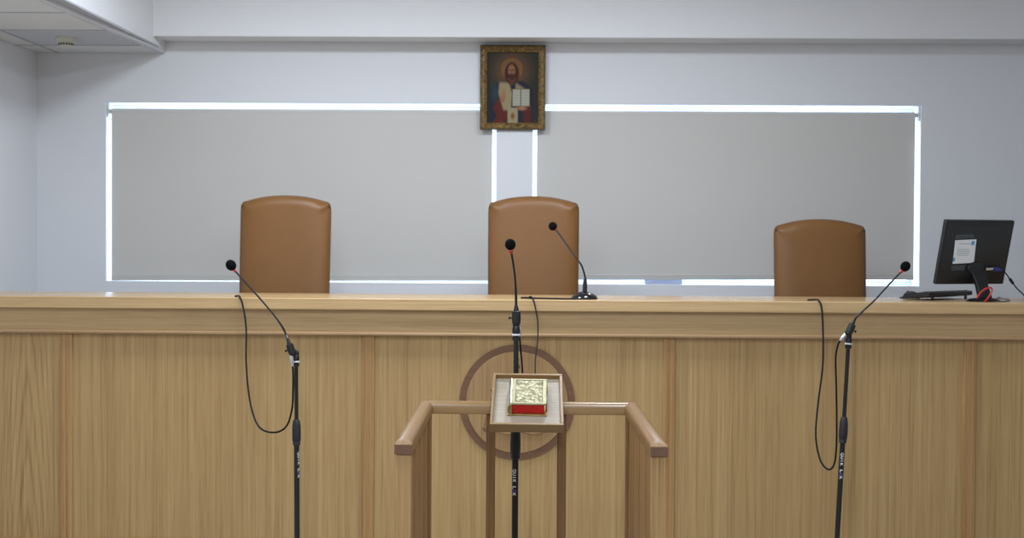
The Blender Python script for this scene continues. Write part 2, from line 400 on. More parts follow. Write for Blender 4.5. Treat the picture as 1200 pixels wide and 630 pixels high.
c_x = at(777, 330, YW + .09).x
w2 = bpy.data.objects['window_2']
obj('window_catch', bx(c_x - .115, c_x + .115, YW + .06, YW + .10, wz0 + .0005, wz0 + .03), M['catch'], w2, bevel=.003, label='grey block added on the sill for the dark detail in the gap')  # made-up block, stands in for the darker detail seen in the gap
def blind(px0, px1, pyt0, pyt1, pyb0, pyb1, label, chain_side):
    yb_ = YW + .035
    xa, xb = at(px0, 225, yb_).x, at(px1, 225, yb_).x
    ztl, ztr = at(px0, pyt0, yb_).z, at(px1, pyt1, yb_).z
    zbl, zbr = at(px0, pyb0, yb_).z, at(px1, pyb1, yb_).z
    zt = (ztl + ztr) / 2; rt = .019
    t = thing('roller_blind', label, 'blind', ((xa + xb) / 2, yb_, min(zbl, zbr)), 'drawn roller blinds')
    # fabric: thin solid sheet with the faint vertical sag a drawn blind has
    bm = bmesh.new(); nx, nz = 60, 20; th = .0012; g0, g1 = [], []
    for j in range(nz + 1):
        a, b = [], []
        for i in range(nx + 1):
            u, v = i / nx, j / nz
            zb_ = zbl + (zbr - zbl) * u
            x = xa + (xb - xa) * u; z = zb_ + (zt - rt * .3 - zb_) * v
            y = yb_ - .004 + .0035 * noise.noise(Vector((x * 1.3, z * 1.7, px0))) * math.sin(math.pi * v)
            a.append(bm.verts.new((x, y, z))); b.append(bm.verts.new((x, y + th, z)))
        g0.append(a); g1.append(b)
    for j in range(nz):
        for i in range(nx):
            bm.faces.new((g0[j][i], g0[j][i + 1], g0[j + 1][i + 1], g0[j + 1][i]))
            bm.faces.new((g1[j][i], g1[j + 1][i], g1[j + 1][i + 1], g1[j][i + 1]))
    for i in range(nx):
        bm.faces.new((g0[0][i], g1[0][i], g1[0][i + 1], g0[0][i + 1])); bm.faces.new((g0[nz][i], g0[nz][i + 1], g1[nz][i + 1], g1[nz][i]))
    for j in range(nz):
        bm.faces.new((g0[j][0], g0[j + 1][0], g1[j + 1][0], g1[j][0])); bm.faces.new((g0[j][nx], g1[j][nx], g1[j + 1][nx], g0[j + 1][nx]))
    obj('fabric', bm, M['fabric'], t, smooth=True)
    bm = bmesh.new(); sweep(bm, [(xa, yb_ + .014, zt - rt), (xb, yb_ + .014, zt - rt)], rt, n=24)
    obj('roller', bm, M['fabric'], t, smooth=True)
    # bottom bar in its hem
    h = .031; bm = bmesh.new()
    vs = box(bm, xa, xb, yb_ - .009, yb_ + .003, 0, 1)
    for v in vs:
        zz = zbl if v.co.x < (xa + xb) / 2 else zbr
        v.co.z = zz + (h if v.co.z > .5 else -.002)
    obj('bottom_bar', bm, M['barm'], t, bevel=.0025)
    for s, x in ((-1, xa), (1, xb)):
        e = wl if (s < 0 and px0 < 300) else pl if (s > 0 and px0 < 300) else pr if s < 0 else wr
        bm = bmesh.new(); a, b = sorted((x, e - s * .001))
        box(bm, a, b, yb_ + .006, yb_ + .022, zt - rt - .012, zt - rt + .012)
        box(bm, *sorted((e - s * .001, e - s * .006)), yb_ - .012, yb_ + .04, zt - .055, wz1 - .001)
        obj('bracket', bm, M['barm'], t, bevel=.001)
    xc = xa - .014 if chain_side < 0 else xb + .014
    bm = bmesh.new(); sweep(bm, [(xc, yb_ + .012, zt - rt), (xc - .004, yb_ + .008, zt - .5), (xc + .004, yb_ + .004, zbl + .25), (xc + .008, yb_, zbl + .08),
                                 (xc + .009, yb_ + .006, zbl + .2), (xc + .006, yb_ + .012, zt - .5), (xc + .005, yb_ + .016, zt - rt)], .0014, n=6)
    obj('pull_chain', bm, M['white'], t, smooth=True)
    return t
blind(131, 577, 126.5, 128.8, 328, 328.3, 'beige roller blind drawn over the left window, behind the left chair', -1)
blind(628.5, 1071.5, 129, 131.5, 327.2, 327.4, 'beige roller blind drawn over the right window, behind the lower right chair', 1)

# ---------------------------------------------------------------- framed icon
c = at(601, 103, YW); pw, ph = 75 / 191.6, 97 / 191.6
yi = YW - .052
icon = thing('framed_icon', 'framed painted religious icon in gilt frame on wall above the middle chair', 'picture', (c.x, YW - .03, c.z - ph / 2))
tilt = Matrix.Translation((c.x, YW - .002, c.z - ph / 2)) @ Matrix.Rotation(R(2.2), 4, 'X')
def T(x, y, z): return tilt @ Vector((x, y, z))
fwid = .04
bm = bmesh.new()
prof = [(0, 0), (0, -.024), (.004, -.03), (.010, -.034), (.016, -.030), (.022, -.031), (.030, -.024), (.034, -.026), (.040, -.020), (.040, -.004)]
corners = [(-1, 0), (1, 0), (1, 1), (-1, 1)]
rings = []
for cx_, cz_ in corners:
    rg = []
    for d, y in prof:
        x = cx_ * (pw / 2 - d); z = (d if cz_ == 0 else ph - d)
        rg.append(bm.verts.new(T(x, y, z)))
    rings.append(rg)
for i in range(4):
    a, b = rings[i], rings[(i + 1) % 4]
    for k in range(len(prof)):
        f = bm.faces.new((a[k], b[k], b[(k + 1) % len(prof)], a[(k + 1) % len(prof)]))
obj('frame', bm, M['frame'], icon)
o_ = .003
for (x0, x1, z0, z1) in ((-pw / 2 - o_, pw / 2 + o_, -o_, .002), (-pw / 2 - o_, pw / 2 + o_, ph - .002, ph + o_), (-pw / 2 - o_, -pw / 2 + .002, .002, ph - .002), (pw / 2 - .002, pw / 2 + o_, .002, ph - .002)):
    bm = bmesh.new(); box(bm, x0, x1, -.022, 0, z0, z1, mtx=tilt)
    obj('frame_edge', bm, M['vent'], icon, label='dark outer edge of the gilt frame')

def paint(u, v):
    """a plain generic icon: haloed bearded figure in cream, blue and red with an open book; u right, v down"""
    def ss(d, s=.02): return max(0, min(1, .5 - d / (2 * s)))
    def el(cx, cy, rx, ry): return (math.sqrt(((u - cx) / rx) ** 2 + ((v - cy) / ry) ** 2) - 1) * min(rx, ry)
    def bxd(x0, x1, z0, z1): return max(x0 - u, u - x1, z0 - v, v - z1)
    def over(c, k, a): return tuple(c[i] * (1 - a) + k[i] * a for i in range(3))
    c = (52, 52, 44)
    d = math.hypot((u - .48) * .74, v - .26)
    c = over(c, (150, 98, 62), max(0, 1 - d / .38) ** 1.1)
    hd = math.hypot((u - .48) * .74, v - .24)
    c = over(c, (146, 104, 58), ss(hd - .165, .01) * .6)
    c = over(c, (98, 62, 38), ss(abs(hd - .165) - .006, .006))
    # body
    w = .16 + .26 * min(1, max(0, (v - .40) / .13)) ** .6
    body = max(abs(u - .47) - w, .41 - v)
    c = over(c, (40, 44, 58), ss(body))
    c = over(c, (58, 76, 86), ss(el(.16, .57, .08, .11), .05) * .8)
    c = over(c, (104, 44, 36), ss(max(abs(u - .27 - .03 * math.sin(v * 30)) - .12, .66 - v), .03))
    c = over(c, (96, 42, 38), ss(max(abs(u - .78) - .08, .76 - v), .03))
    c = over(c, (168, 152, 112), ss(max(abs(u - .36 + (v - .6) * -.15) - .135 + abs(v - .58) * .25, .42 - v, v - .82), .02))
    c = over(c, (150, 136, 100), ss(max(abs(u - .66) - .11, .42 + (u - .55) * .5 - v, v - .54), .02))
    c = over(c, (172, 158, 122), ss(max(abs(u - .50) - .10, .78 - v), .012))
    c = over(c, (142, 84, 56), ss(el(.50, .9, .035, .04), .02))
    # hair, neck, face, beard
    c = over(c, (66, 36, 28), ss(el(.48, .30, .135, .155), .015))
    c = over(c, (112, 62, 46), ss(max(abs(u - .48) - .09, .36 - v, v - .47 + abs(u - .48)), .015))
    c = over(c, (158, 108, 80), ss(el(.475, .262, .072, .088), .012))
    c = over(c, (72, 42, 32), ss(el(.475, .345, .062, .045), .014))
    for ex in (.445, .508): c = over(c, (60, 34, 28), ss(el(ex, .252, .018, .008), .006) * .9)
    c = over(c, (122, 76, 56), ss(bxd(.468, .482, .255, .285), .006) * .8)
    c = over(c, (126, 62, 54), ss(el(.476, .318, .022, .007), .006))
    # raised hand
    c = over(c, (172, 124, 92), ss(el(.31, .62, .05, .065), .012))
    c = over(c, (172, 124, 92), ss(bxd(.300, .320, .52, .6), .008)); c = over(c, (172, 124, 92), ss(bxd(.335, .352, .53, .6), .008))
    c = over(c, (160, 112, 84), ss(bxd(.28, .335, .66, .70), .015))
    # open book
    c = over(c, (120, 100, 62), ss(bxd(.49, .83, .515, .77), .008))
    c = over(c, (188, 186, 172), ss(bxd(.50, .645, .525, .755), .008))
    c = over(c, (188, 186, 172), ss(bxd(.665, .82, .525, .755), .008))
    for k in range(5):
        zz = .56 + k * .04
        c = over(c, (150, 146, 132), ss(bxd(.52, .625, zz, zz + .008), .006) * .6)
        c = over(c, (150, 146, 132), ss(bxd(.685, .80, zz, zz + .008), .006) * .6)
    c = over(c, (176, 126, 94), ss(el(.68, .79, .09, .032), .012))
    return tuple(q * .86 for q in c)
bm = bmesh.new(); nx, nz = 110, 144
iw, ih = pw - 2 * fwid + .004, ph - 2 * fwid + .004
lay = bm.loops.layers.float_color.new('paint'); grid = []
cols = {}
for j in range(nz + 1):
    row = []
    for i in range(nx + 1):
        v = bm.verts.new(T(-iw / 2 + iw * i / nx, -.010, fwid - .002 + ih * (1 - j / nz))); row.append(v)
        cols[v] = rgb(*[max(0, q + 6 * noise.noise(Vector((i * .3, j * .3, k * 9)))) for k, q in enumerate(paint(i / nx, j / nz))])
    grid.append(row)
for j in range(nz):
    for i in range(nx):
        f = bm.faces.new((grid[j + 1][i], grid[j + 1][i + 1], grid[j][i + 1], grid[j][i]))
        for l in f.loops: l[lay] = cols[l.vert]
obj('painting', bm, M['paint'], icon)
bm = bmesh.new(); box(bm, -pw / 2 + .01, pw / 2 - .01, -.0085, -.001, .01, ph - .01, mtx=tilt)
obj('backing_board', bm, M['vent'], icon)

# ---------------------------------------------------------------- judges' bench
YF = 7.0
zt = at(600, 350.7, YF - .03).z
zs_ = at(600, 364.4, YF - .03).z
zf = at(600, 390.2, YF).z
zm = at(600, 394.6, YF - .012).z
YK = 7.58
bench = thing('judges_bench', 'long light oak judges bench with panelled front and carved round emblem', 'bench', (0, 7.2, 0))
obj('bench_top', bx(XL + .004, XR - .004, YF - .03, YK, zs_, zt), M['oak_x'], bench, bevel=.005, seg=3)
obj('frieze', bx(XL + .004, XR - .004, YF, YF + .03, zf, zs_), M['oak_frieze'], bench)
bm = bmesh.new()
pr_ = [(YF + .03, zf), (YF - .006, zf), (YF - .014, zf - .005), (YF - .014, zf - .012), (YF - .004, zm), (YF + .03, zm)]
prism(bm, pr_, XL + .004, XR - .004, plane='YZ')
obj('moulding', bm, M['oak_lip'], bench)
bxs = [at(p, 500, YF).x for p in (77 - 354, 77, 431, 784, 1137, 1137 + 354)]
edges = [XL + .004] + [b for b in bxs if XL < b < XR] + [XR - .004]
PM = [1, 2, 0, 3, 4, 2, 0]
for i in range(len(edges) - 1):
    obj('front_panel', bx(edges[i] + .001, edges[i + 1] - .001, YF + .022, YF + .045, .0, zm), M['panel'][PM[i]], bench)
for b in edges[1:-1]:
    obj('batten', bx(b - .03, b + .03, YF + .010, YF + .022, .0, zm), M['batten'], bench, bevel=.003)
obj('plinth', bx(XL + .004, XR - .004, YF + .012, YF + .0215, 0, .1), M['batten'], bench)
for e in (XL + .006, -1.85, .9, 2.9, XR - .046): obj('bench_support', bx(e, e + .04, 7.1, YK - .04, ZD + .002, zs_), M['panel'][0], bench)
# emblem
ec = at(605.8, 471.5, YF); er = 68 / (F / YF)
emb = bpy.data.objects.new('emblem', None); C.objects.link(emb)
emb.parent = bench; emb.location = Vector((ec.x, YF + .022, ec.z)) - Vector((0, 7.2, 0)); MW[emb.name] = Matrix.Translation((ec.x, YF + .022, ec.z))
emb['label'] = 'round carved emblem of scales over an open book'
def annulus(r0, r1, y0, y1, n=96):
    bm = bmesh.new(); rg = []
    for r, y in ((r0, y1), (r0, y0), (r1, y0), (r1, y1)):
        rg.append([bm.verts.new((ec.x + r * math.cos(2 * math.pi * k / n), y, ec.z + r * math.sin(2 * math.pi * k / n))) for k in range(n)])
    for a in range(4):
        A, B = rg[a], rg[(a + 1) % 4]
        for k in range(n): bm.faces.new((A[k], A[(k + 1) % n], B[(k + 1) % n], B[k]))
    return bm
obj('ring', annulus(er - .0335, er, YF + .014, YF + .022), M['ring'], emb, smooth=True, label='dark brown ring')
bm = bmesh.new(); lathe(bm, [(er - .034, 0), (er - .034, .012), (er - .036, .014)], (ec.x, YF + .022, ec.z), (0, -1, 0), n=96)
obj('disc', bm, M['disc'], emb, smooth=True)
yd = YF + .008
def ep(px, py): return at(px, py, yd)
bm = bmesh.new()
def E(px, py, dy=0): q = ep(px, py); return (q.x, yd - dy, q.z)
sweep(bm, [E(606, 418), E(606, 440), E(606, 470), E(606, 496)], [.006, .009, .008, .012], n=12)
for py, r in ((421, .011), (429, .015), (437, .01)): ellipsoid(bm, E(606, py), (r, .008, r * .8))
sweep(bm, [E(575, 457), E(590, 450), E(606, 446), E(622, 450), E(637, 457)], [.005, .006, .009, .006, .005], n=10)
for s in (-1, 1):
    cx_ = 606 + s * 29
    for q in (-1, 1): sweep(bm, [E(cx_ - s * 1, 457), E(cx_ + q * 10, 501)], .0022, n=6, smooth_path=False)
    c0 = ep(cx_, 501)
    for k in range(6):
        a = k / 5
        sweep(bm, [(c0.x - .048 * math.cos(a * .9), yd, c0.z - .016 * math.sin(a * 1.4)), (c0.x + .048 * math.cos(a * .9), yd, c0.z - .016 * math.sin(a * 1.4))], .0045, n=8, smooth_path=False)
obj('scales', bm, M['ring'], emb, smooth=True, label='dark carved pair of scales')
bm = bmesh.new()
for s in (-1, 1):
    pts = []
    for k in range(13):
        a = k / 12; pts.append((611 + s * a * 33, 505 + 4.5 * math.sin(math.pi * min(1, a * 1.05)) - 1.5 * a))
    top = [(611 + s * (12 - k) / 12 * 33, 478 + 4 * math.sin(math.pi * (12 - k) / 12)) for k in range(13)]
    P_ = [(ep(a, b).x, ep(a, b).z) for a, b in pts + top]
    prism(bm, P_, yd - .008, yd + .004)
obj('open_book', bm, M['disc'], emb, bevel=.002, label='carved open book below the scales')

# ---------------------------------------------------------------- chairs
def make_chair(label):
    """facing -Y, origin on the dais floor; back rest built around z .55-1.26"""
    t = thing('judges_chair', label, 'chair', Matrix.Identity(4), 'tan leather high-back chairs')
    W, H0, H1, Dp = .252, .50, 1.235, .055
    bm = bmesh.new(); nu, nv = 40, 44
    def outline(u, v):
        # u -1..1, v 0..1 ; arched top with soft corners
        arch = .040 * (1 - abs(u) ** 2.2)
        top = H1 - .040 + arch
        z = H0 + (top - H0) * v
        w = W * (1 - .02 * (1 - v)) * (1 + .006 * math.sin(v * 3.1))
        cr = 1 - .035 * max(0, (v - .93) / .07) ** 2.5
        return u * w * cr, z
    fr, bk = [], []
    for j in range(nv + 1):
        a, b = [], []
        v = j / nv; v = 1 - (1 - v) ** 1.35
        for i in range(nu + 1):
            s = -1 + 2 * i / nu; u = math.copysign(1 - (1 - abs(s)) ** 1.4, s)
            x, z = outline(u, v)
            e = (1 - abs(u) ** 5) ** .5 if abs(u) < 1 else 0
            tp = min(1, (1 - v) / .075); et = math.sqrt(max(0, 1 - (1 - tp) ** 2))
            # puckered corners: two soft folds running in from each upper corner
            cx_, cz_ = (1 - abs(u)) * W, (1 - v) * (H1 - H0)
            d = math.hypot(cx_, cz_); ang = math.atan2(cz_, cx_ + 1e-6)
            fold = .017 * math.exp(-(d / .06) ** 2) * math.cos((ang - .8) * 6)
            y = -(.012 + Dp * (.25 + .75 * e) * (.3 + .7 * et)) - fold * e
            lean = (z - H0) * .10
            yb2 = .02 + .018 * (.3 + .7 * e) * (.3 + .7 * et)
            a.append(bm.verts.new((x, y + lean, z))); b.append(bm.verts.new((x, yb2 + lean, z)))
        fr.append(a); bk.append(b)
    for j in range(nv):
        for i in range(nu):
            bm.faces.new((fr[j][i], fr[j][i + 1], fr[j + 1][i + 1], fr[j + 1][i])); bm.faces.new((bk[j][i], bk[j + 1][i], bk[j + 1][i + 1], bk[j][i + 1]))
    for i in range(nu):
        bm.faces.new((fr[0][i], bk[0][i], bk[0][i + 1], fr[0][i + 1])); bm.faces.new((fr[nv][i], fr[nv][i + 1], bk[nv][i + 1], bk[nv][i]))
    for j in range(nv):
        bm.faces.new((fr[j][0], fr[j + 1][0], bk[j + 1][0], bk[j][0])); bm.faces.new((fr[j][nu], bk[j][nu], bk[j + 1][nu], fr[j + 1][nu]))
    back = obj('backrest', bm, M['leather'], t, smooth=True, angle=60)
    # piping along both sides and over the top, stitches, corner tucks
    path = []
    for v in [k / 20 for k in range(21)]: x, z = outline(-1, v); path.append((x - .001, -.022 + (z - H0) * .1, z))
    for u in [-1 + 2 * k / 20 for k in range(1, 20)]: x, z = outline(u, 1); path.append((x, -.022 + (z - H0) * .1, z + .001))
    for v in [1 - k / 20 for k in range(21)]: x, z = outline(1, v); path.append((x + .001, -.022 + (z - H0) * .1, z))
    obj('piping', tube(path, .0032, n=8, sub=2), M['leather'], back, smooth=True)
    for s in (-1, 1):
        bm = bmesh.new()
        for k in range(46):
            x, z = outline(s, .02 + k / 47)
            ellipsoid(bm, (x + s * .0035, -.012 + (z - H0) * .1, z), (.0022, .003, .0045), seg=6, ring=4)
        obj('stitching', bm, M['stitch'], back)
        bm = bmesh.new(); x, z = outline(s, .975)
        ellipsoid(bm, (x - s * .001, -.03 + (z - H0) * .1, z - .002), (.006, .008, .009), seg=10, ring=8)
        obj('corner_tuck', bm, M['stitch'], back, smooth=True)
    # seat
    bm = bmesh.new(); vs = box(bm, -.25, .25, -.41, -.02, .40, .52)
    obj('seat', bm, M['leather'], t, bevel=.04, seg=5)
    for s in (-1, 1):
        obj('armrest', tube([(s * .27, -.02, .5), (s * .285, -.04, .6), (s * .285, -.12, .645), (s * .28, -.24, .645), (s * .28, -.32, .62), (s * .27, -.33, .5), (s * .25, -.30, .43)], [.016, .018, .022, .024, .02, .016, .014], n=10), M['black'], t, smooth=True)
    obj('gas_column', lat([(.03, .08), (.03, .24), (.02, .245), (.02, .4)], (0, -.15, 0)), M['black'], t, smooth=True)
    bm = bmesh.new()
    for k in range(5):
        a = 2 * math.pi * k / 5 + .3; d = Vector((math.cos(a), math.sin(a), 0)); o = Vector((0, -.15, 0))
        sweep(bm, [o + Vector((0, 0, .11)), o + d * .22 + Vector((0, 0, .085))], [.024, .014], n=8, smooth_path=False)
    obj('star_base', bm, M['black'], t, smooth=True)
    for k in range(5):
        a = 2 * math.pi * k / 5 + .3; d = Vector((math.cos(a), math.sin(a), 0)); o = Vector((0, -.15, 0)) + d * .22
        bm = bmesh.new(); lathe(bm, [(.02, -.022), (.028, -.018), (.028, .018), (.02, .022)], o + Vector((0, 0, .028)), d.cross(Vector((0, 0, 1))), n=16)
        sweep(bm, [o + Vector((0, 0, .03)), o + Vector((0, 0, .085))], .008, n=8, smooth_path=False)
        obj('caster', bm, M['black'], t, smooth=True)
    return t
def copy_tree(o, parent=None, label=None):
    c_ = o.copy(); C.objects.link(c_)
    if parent is not None: c_.parent = parent
    if label: c_['label'] = label
    for ch in list(o.children): copy_tree(ch, c_)
    return c_
YC = 8.02
sc = F / YC
def chair_pose(o, pxc, pyt, rz=0, rx=0):
    p = at(pxc, pyt, YC)
    o.location = (p.x, YC - .03, ZD); o.rotation_euler = (0, 0, R(rz))
    return p.z - ZD
ch1 = make_chair('tall tan leather chair behind bench in front of the left blind')
h = chair_pose(ch1, 334.5, 229.5, 0)
ch2 = copy_tree(ch1, label='tall tan leather chair in the middle, below the framed icon')
h2 = chair_pose(ch2, 625.5, 230.5, 0)
ch3 = copy_tree(ch1, label='tan leather chair set lower than the others, nearest the computer monitor')
h3 = chair_pose(ch3, 961.5, 257.5, 0)
print('CHAIR heights', h, h2, h3)
# seat heights: raise or lower the upper part of each chair on its gas column
for ch, hh in ((ch1, h), (ch2, h2), (ch3, h3)):
    for p in ch.children:
        n_ = p.name.split('.')[0]
        if n_ in ('backrest', 'seat', 'armrest'): p.location.z += hh - 1.235

# ---------------------------------------------------------------- microphones, stands
def mic(label, base0, base1, neck, head_c, group='gooseneck microphones', conn=None, gn='neck', headr=.024, y_head=None):
    """base0->base1 the thick handle, neck the list of points, head at its end"""
    base0, base1, head_c = Vector(base0), Vector(base1), Vector(head_c)
    t = thing('microphone', label, 'microphone', base0, group)
    d = (base1 - base0); L_ = d.length
    obj('handle', lat([(.010, 0), (.0125, .004), (.013, L_ * .45), (.010, L_ * .75), (.006, L_)], base0, d, n=20), M['black'], t, smooth=True)
    neck = [Vector(p) for p in neck]
    end = neck[-1]; dh = (head_c - end).normalized()
    k = max(1, int(len(neck) * .4))
    pts = catmull([base1] + neck, 8)
    cut = int(len(pts) * .38)
    obj('gooseneck', tube(pts[:cut + 1], .0052, smooth_path=False, n=10), M['blacktube'], t, smooth=True)
    obj('gooseneck_tip', tube(pts[cut:], .0042, smooth_path=False, n=10), M['blacktube'] if gn == 'black' else M['neck'], t, smooth=True)
    obj('light_ring', lat([(.0045, -.010), (.0072, -.007), (.0072, .004), (.006, .006)], end, dh, n=20), M['red'], t, smooth=True, label='red ring below the foam head')
    q = dh.to_track_quat('Z', 'Y').to_matrix().to_4x4()
    bm = bmesh.new(); ellipsoid(bm, head_c, (headr, headr, headr * 1.12), q, seg=28, ring=18)
    obj('windscreen', bm, M['foam'], t, smooth=True)
    if conn:
        a, b = Vector(conn[0]), Vector(conn[1])
        obj('connector', lat([(.0085, 0), (.0095, .003), (.0095, (b - a).length * .7), (.006, (b - a).length)], a, b - a, n=18), M['chrome'], t, smooth=True)
    return t

def text_on_tube(s, length, height, top, axis_dir, r, ang, parent):
    """lettering that reads from top to bottom, wrapped on the tube"""
    ad = Vector(axis_dir).normalized()
    off = 0; n = len(s); adv = length / n
    for mi, (name, mk, pick) in enumerate((('logo_lettering', 'logo_w', lambda i: i != 6), ('logo_letter', 'logo_b', lambda i: i == 6))):
        bm = bmesh.new()
        for i, ch_ in enumerate(s):
            if ch_ == ' ' or not pick(i): continue
            cu = bpy.data.curves.new('t', 'FONT'); cu.body = ch_; cu.size = 1; cu.offset = .02
            ob = bpy.data.objects.new('t', cu); C.objects.link(ob)
            me = bpy.data.meshes.new_from_object(ob)
            b2 = bmesh.new(); b2.from_mesh(me)
            bmesh.ops.triangulate(b2, faces=b2.faces)
            bmesh.ops.subdivide_edges(b2, edges=b2.edges, cuts=2, use_grid_fill=True)
            xs_ = [v.co.x for v in b2.verts]; x0 = min(xs_); wd = max(xs_) - x0
            for v in b2.verts:
                lx = (v.co.x - x0) / max(wd, .3) * adv * .84 if wd > .3 else adv * .3 + (v.co.x - x0) * .02
                lx += adv * i; ly = (v.co.y - .35) / .7 * height
                a = ang + ly / r                                   # letters' tops point to the right
                v.co = Vector(top) - ad * lx + Vector((math.sin(a), -math.cos(a), 0)) * (r + .0006)
            m2 = bpy.data.meshes.new('t'); b2.to_mesh(m2); bm.from_mesh(m2); b2.free()
            bpy.data.meshes.remove(m2); bpy.data.objects.remove(ob); bpy.data.meshes.remove(me); bpy.data.curves.remove(cu)
        me = bpy.data.meshes.new(name); bm.transform(mw(parent).inverted()); bm.to_mesh(me); bm.free()
        me.materials.append(M[mk]); o = bpy.data.objects.new(name, me); C.objects.link(o); o.parent = parent
        if mk == 'logo_b': o['label'] = 'blue letter of the printed name'

def stand(label, top, foot, clutch_c, logo_top, logo_ang=0, clip_to=None, logo_len=.125, rl=.0125, ru=.0092, knob_side=1):
    top, foot, clutch_c, logo_top = map(Vector, (top, foot, clutch_c, logo_top))
    ax = (top - foot).normalized()
    # frame with the foot as origin
    t = thing('microphone_stand', label, 'stand', foot, 'black microphone floor stands')
    P = lambda q: foot + ax * ((q - foot).dot(ax))
    cc = P(clutch_c)
    lo = obj('lower_tube', tube([foot + ax * .05, cc], rl, n=24, smooth_path=False), M['blacktube'], t, smooth=True)
    obj('upper_tube', tube([cc, top], ru, n=20, smooth_path=False), M['blacktube'], t, smooth=True)
    obj('clutch', lat([(.013, -.066), (.0175, -.064), (.0175, -.052), (.0165, -.050), (.0195, -.045), (.0205, -.01), (.019, .03), (.0155, .05), (.0105, .056)], cc, ax, n=28), M['rubber'], t, smooth=True)
    ctr = obj('collar', lat([(ru, -.022), (.0155, -.020), (.0155, -.008), (ru, -.006)], top, ax), M['black'], t, smooth=True)
    obj('collar_ring', lat([(.0156, -.003), (.0162, -.002), (.0162, .003), (.0156, .004)], top, ax, n=28), M['logo_w'], t, smooth=True, label='white ring at the top of the tube')
    # swivel and clip
    cl = Vector(clip_to[0]); cd_ = (Vector(clip_to[1]) - cl).normalized()
    bm = bmesh.new()
    lathe(bm, [(.012, .004), (.0155, .006), (.0155, .02), (.013, .032), (.008, .038)], top, ax, n=24)
    sw = top + ax * .040
    ellipsoid(bm, sw, (.014, .013, .016))
    obj('swivel', bm, M['black'], t, smooth=True)
    bm = bmesh.new()
    sweep(bm, [sw, (sw + cl) / 2, cl], [.011, .012, .012], n=12, smooth_path=False)
    lathe(bm, [(.0135, -.024), (.0165, -.022), (.0175, .0), (.0165, .024), (.0135, .026)], cl, cd_, n=20)
    obj('clip', bm, M['black'], t, smooth=True)
    sd = cd_.cross(Vector((0, 1, 0))).normalized() * knob_side
    bm = bmesh.new(); lathe(bm, [(.003, 0), (.003, .022), (.006, .023), (.006, .029), (.003, .03)], cl, sd, n=12)
    obj('clamp_screw', bm, M['black'], t, smooth=True)
    # tripod
    obj('tripod_hub', lat([(.018, 0), (.022, .01), (.022, .06), (.016, .07)], foot + ax * .05), M['black'], t, smooth=True)
    for k in range(3):
        a = 2 * math.pi * k / 3 + .5; d = Vector((math.cos(a), math.sin(a), 0))
        f = Vector((foot.x, foot.y, 0)) + d * .30 + Vector((0, 0, .014))
        if abs(f.y) > 6.9: f.y = 6.9
        lg = obj('leg', tube([foot + ax * .1, f], .009, n=10, smooth_path=False), M['blacktube'], t, smooth=True)
        bm = bmesh.new(); lathe(bm, [(.011, -.014), (.013, -.012), (.011, .014)], f, (0, 0, 1), n=12)
        obj('rubber_foot', bm, M['rubber'], lg, smooth=True)
    text_on_tube('QUIK LOK', logo_len, .0125, P(logo_top), ax, rl, logo_ang, t)
    return t

def cable(label, pts, r=.0046, m='cable', name='cable', group='black microphone cables'):
    o = obj(name, tube(pts, r, n=10), M[m], None, smooth=True)
    return tag(o, label, 'cable', group)

def ontop(px, Y, dz=.0038): return Vector((at(px, 349, Y).x, Y, zt + dz))
YS = 6.62
# left
b0, b1 = at(343.2, 416.5, YS - .02), at(337.2, 397, YS - .02)
foot = at(348.3, 630, YS); foot = Vector((foot.x + .001, YS, 0))
tp = at(347, 423.5, YS)
stand('black microphone floor stand in front of bench below the left chair', tp, (foot.x, YS, 0), at(347, 505, YS), at(348, 529, YS), R(62),
      (at(341, 409, YS - .02), b1), knob_side=1)
mic('gooseneck microphone leaning left across the front of the left chair', b0, b1,
    [at(335, 391, YS), at(329, 380, YS), at(317, 364, YS), at(297, 341, YS), at(281, 323.5, YS), at(275, 316.5, YS)], at(270.7, 310.6, YS), conn=(at(341.4, 416, YS - .02), at(342.8, 429, YS - .02)), gn='black')
cable('black cable hanging in a loop beside the left microphone stand',
      [at(342.6, 428, YS - .02), at(343.3, 434, YS - .01), at(343.5, 455, YS), at(342, 480, YS + .02), at(335, 500, YS + .05), at(320, 506.5, YS + .08), at(303, 499, YS + .12), at(293, 470, YS + .18),
       at(288.5, 425, YS + .25), at(288.5, 385, YS + .30), at(285, 360, 6.95), at(281.5, 349, 6.962) + Vector((0, 0, .002)), Vector((at(279, 346.5, 7.0).x, 6.995, zt + .0075)), Vector((at(276.5, 348, 7.06).x, 7.05, zt + .0038))])
# middle
YM = 5.47
b0, b1 = at(605.5, 378, YM), at(604.8, 357, YM)
ft = Vector((at(603.2, 630, YM).x, YM, 0))
stand('black microphone floor stand directly behind the book tray', at(604.8, 392, YM), ft, at(603.5, 517, YM), at(603.4, 549, YM), R(-14),
      (at(605.0, 372, YM), b1), rl=.0125, ru=.0098, logo_len=.105, knob_side=1)
mic('upright gooseneck microphone rising in front of the middle chair', b0, b1,
    [at(604.6, 345, YM), at(603.8, 328, YM - .01), at(601.5, 309, YM - .02), at(599, 294.5, YM - .04)], at(598, 286.3, YM - .06), conn=(at(608, 384, YM + .02), at(609, 394, YM + .03)), gn='black', headr=.0205)
cable('black cable hanging from middle microphone behind book tray and over bench edge', [at(609, 393, YM + .03), at(609.5, 402, YM + .035), at(611, 418, YM + .05), at(612.5, 440, YM + .07), at(613.5, 470, YM + .16), at(619, 488, YM + .45), at(625.5, 475, YM + .9), at(627, 440, 6.72),
      at(627.5, 420, 6.82), at(630, 400, 6.88), at(630.3, 378, 6.93), at(627.5, 361, 6.952), Vector((at(625, 349, 6.97).x, 6.962, zt - .001)), ontop(622.5, 7.02, .0125), ontop(619, 7.08, .006), ontop(614, 7.13, .0038)], r=.0036)
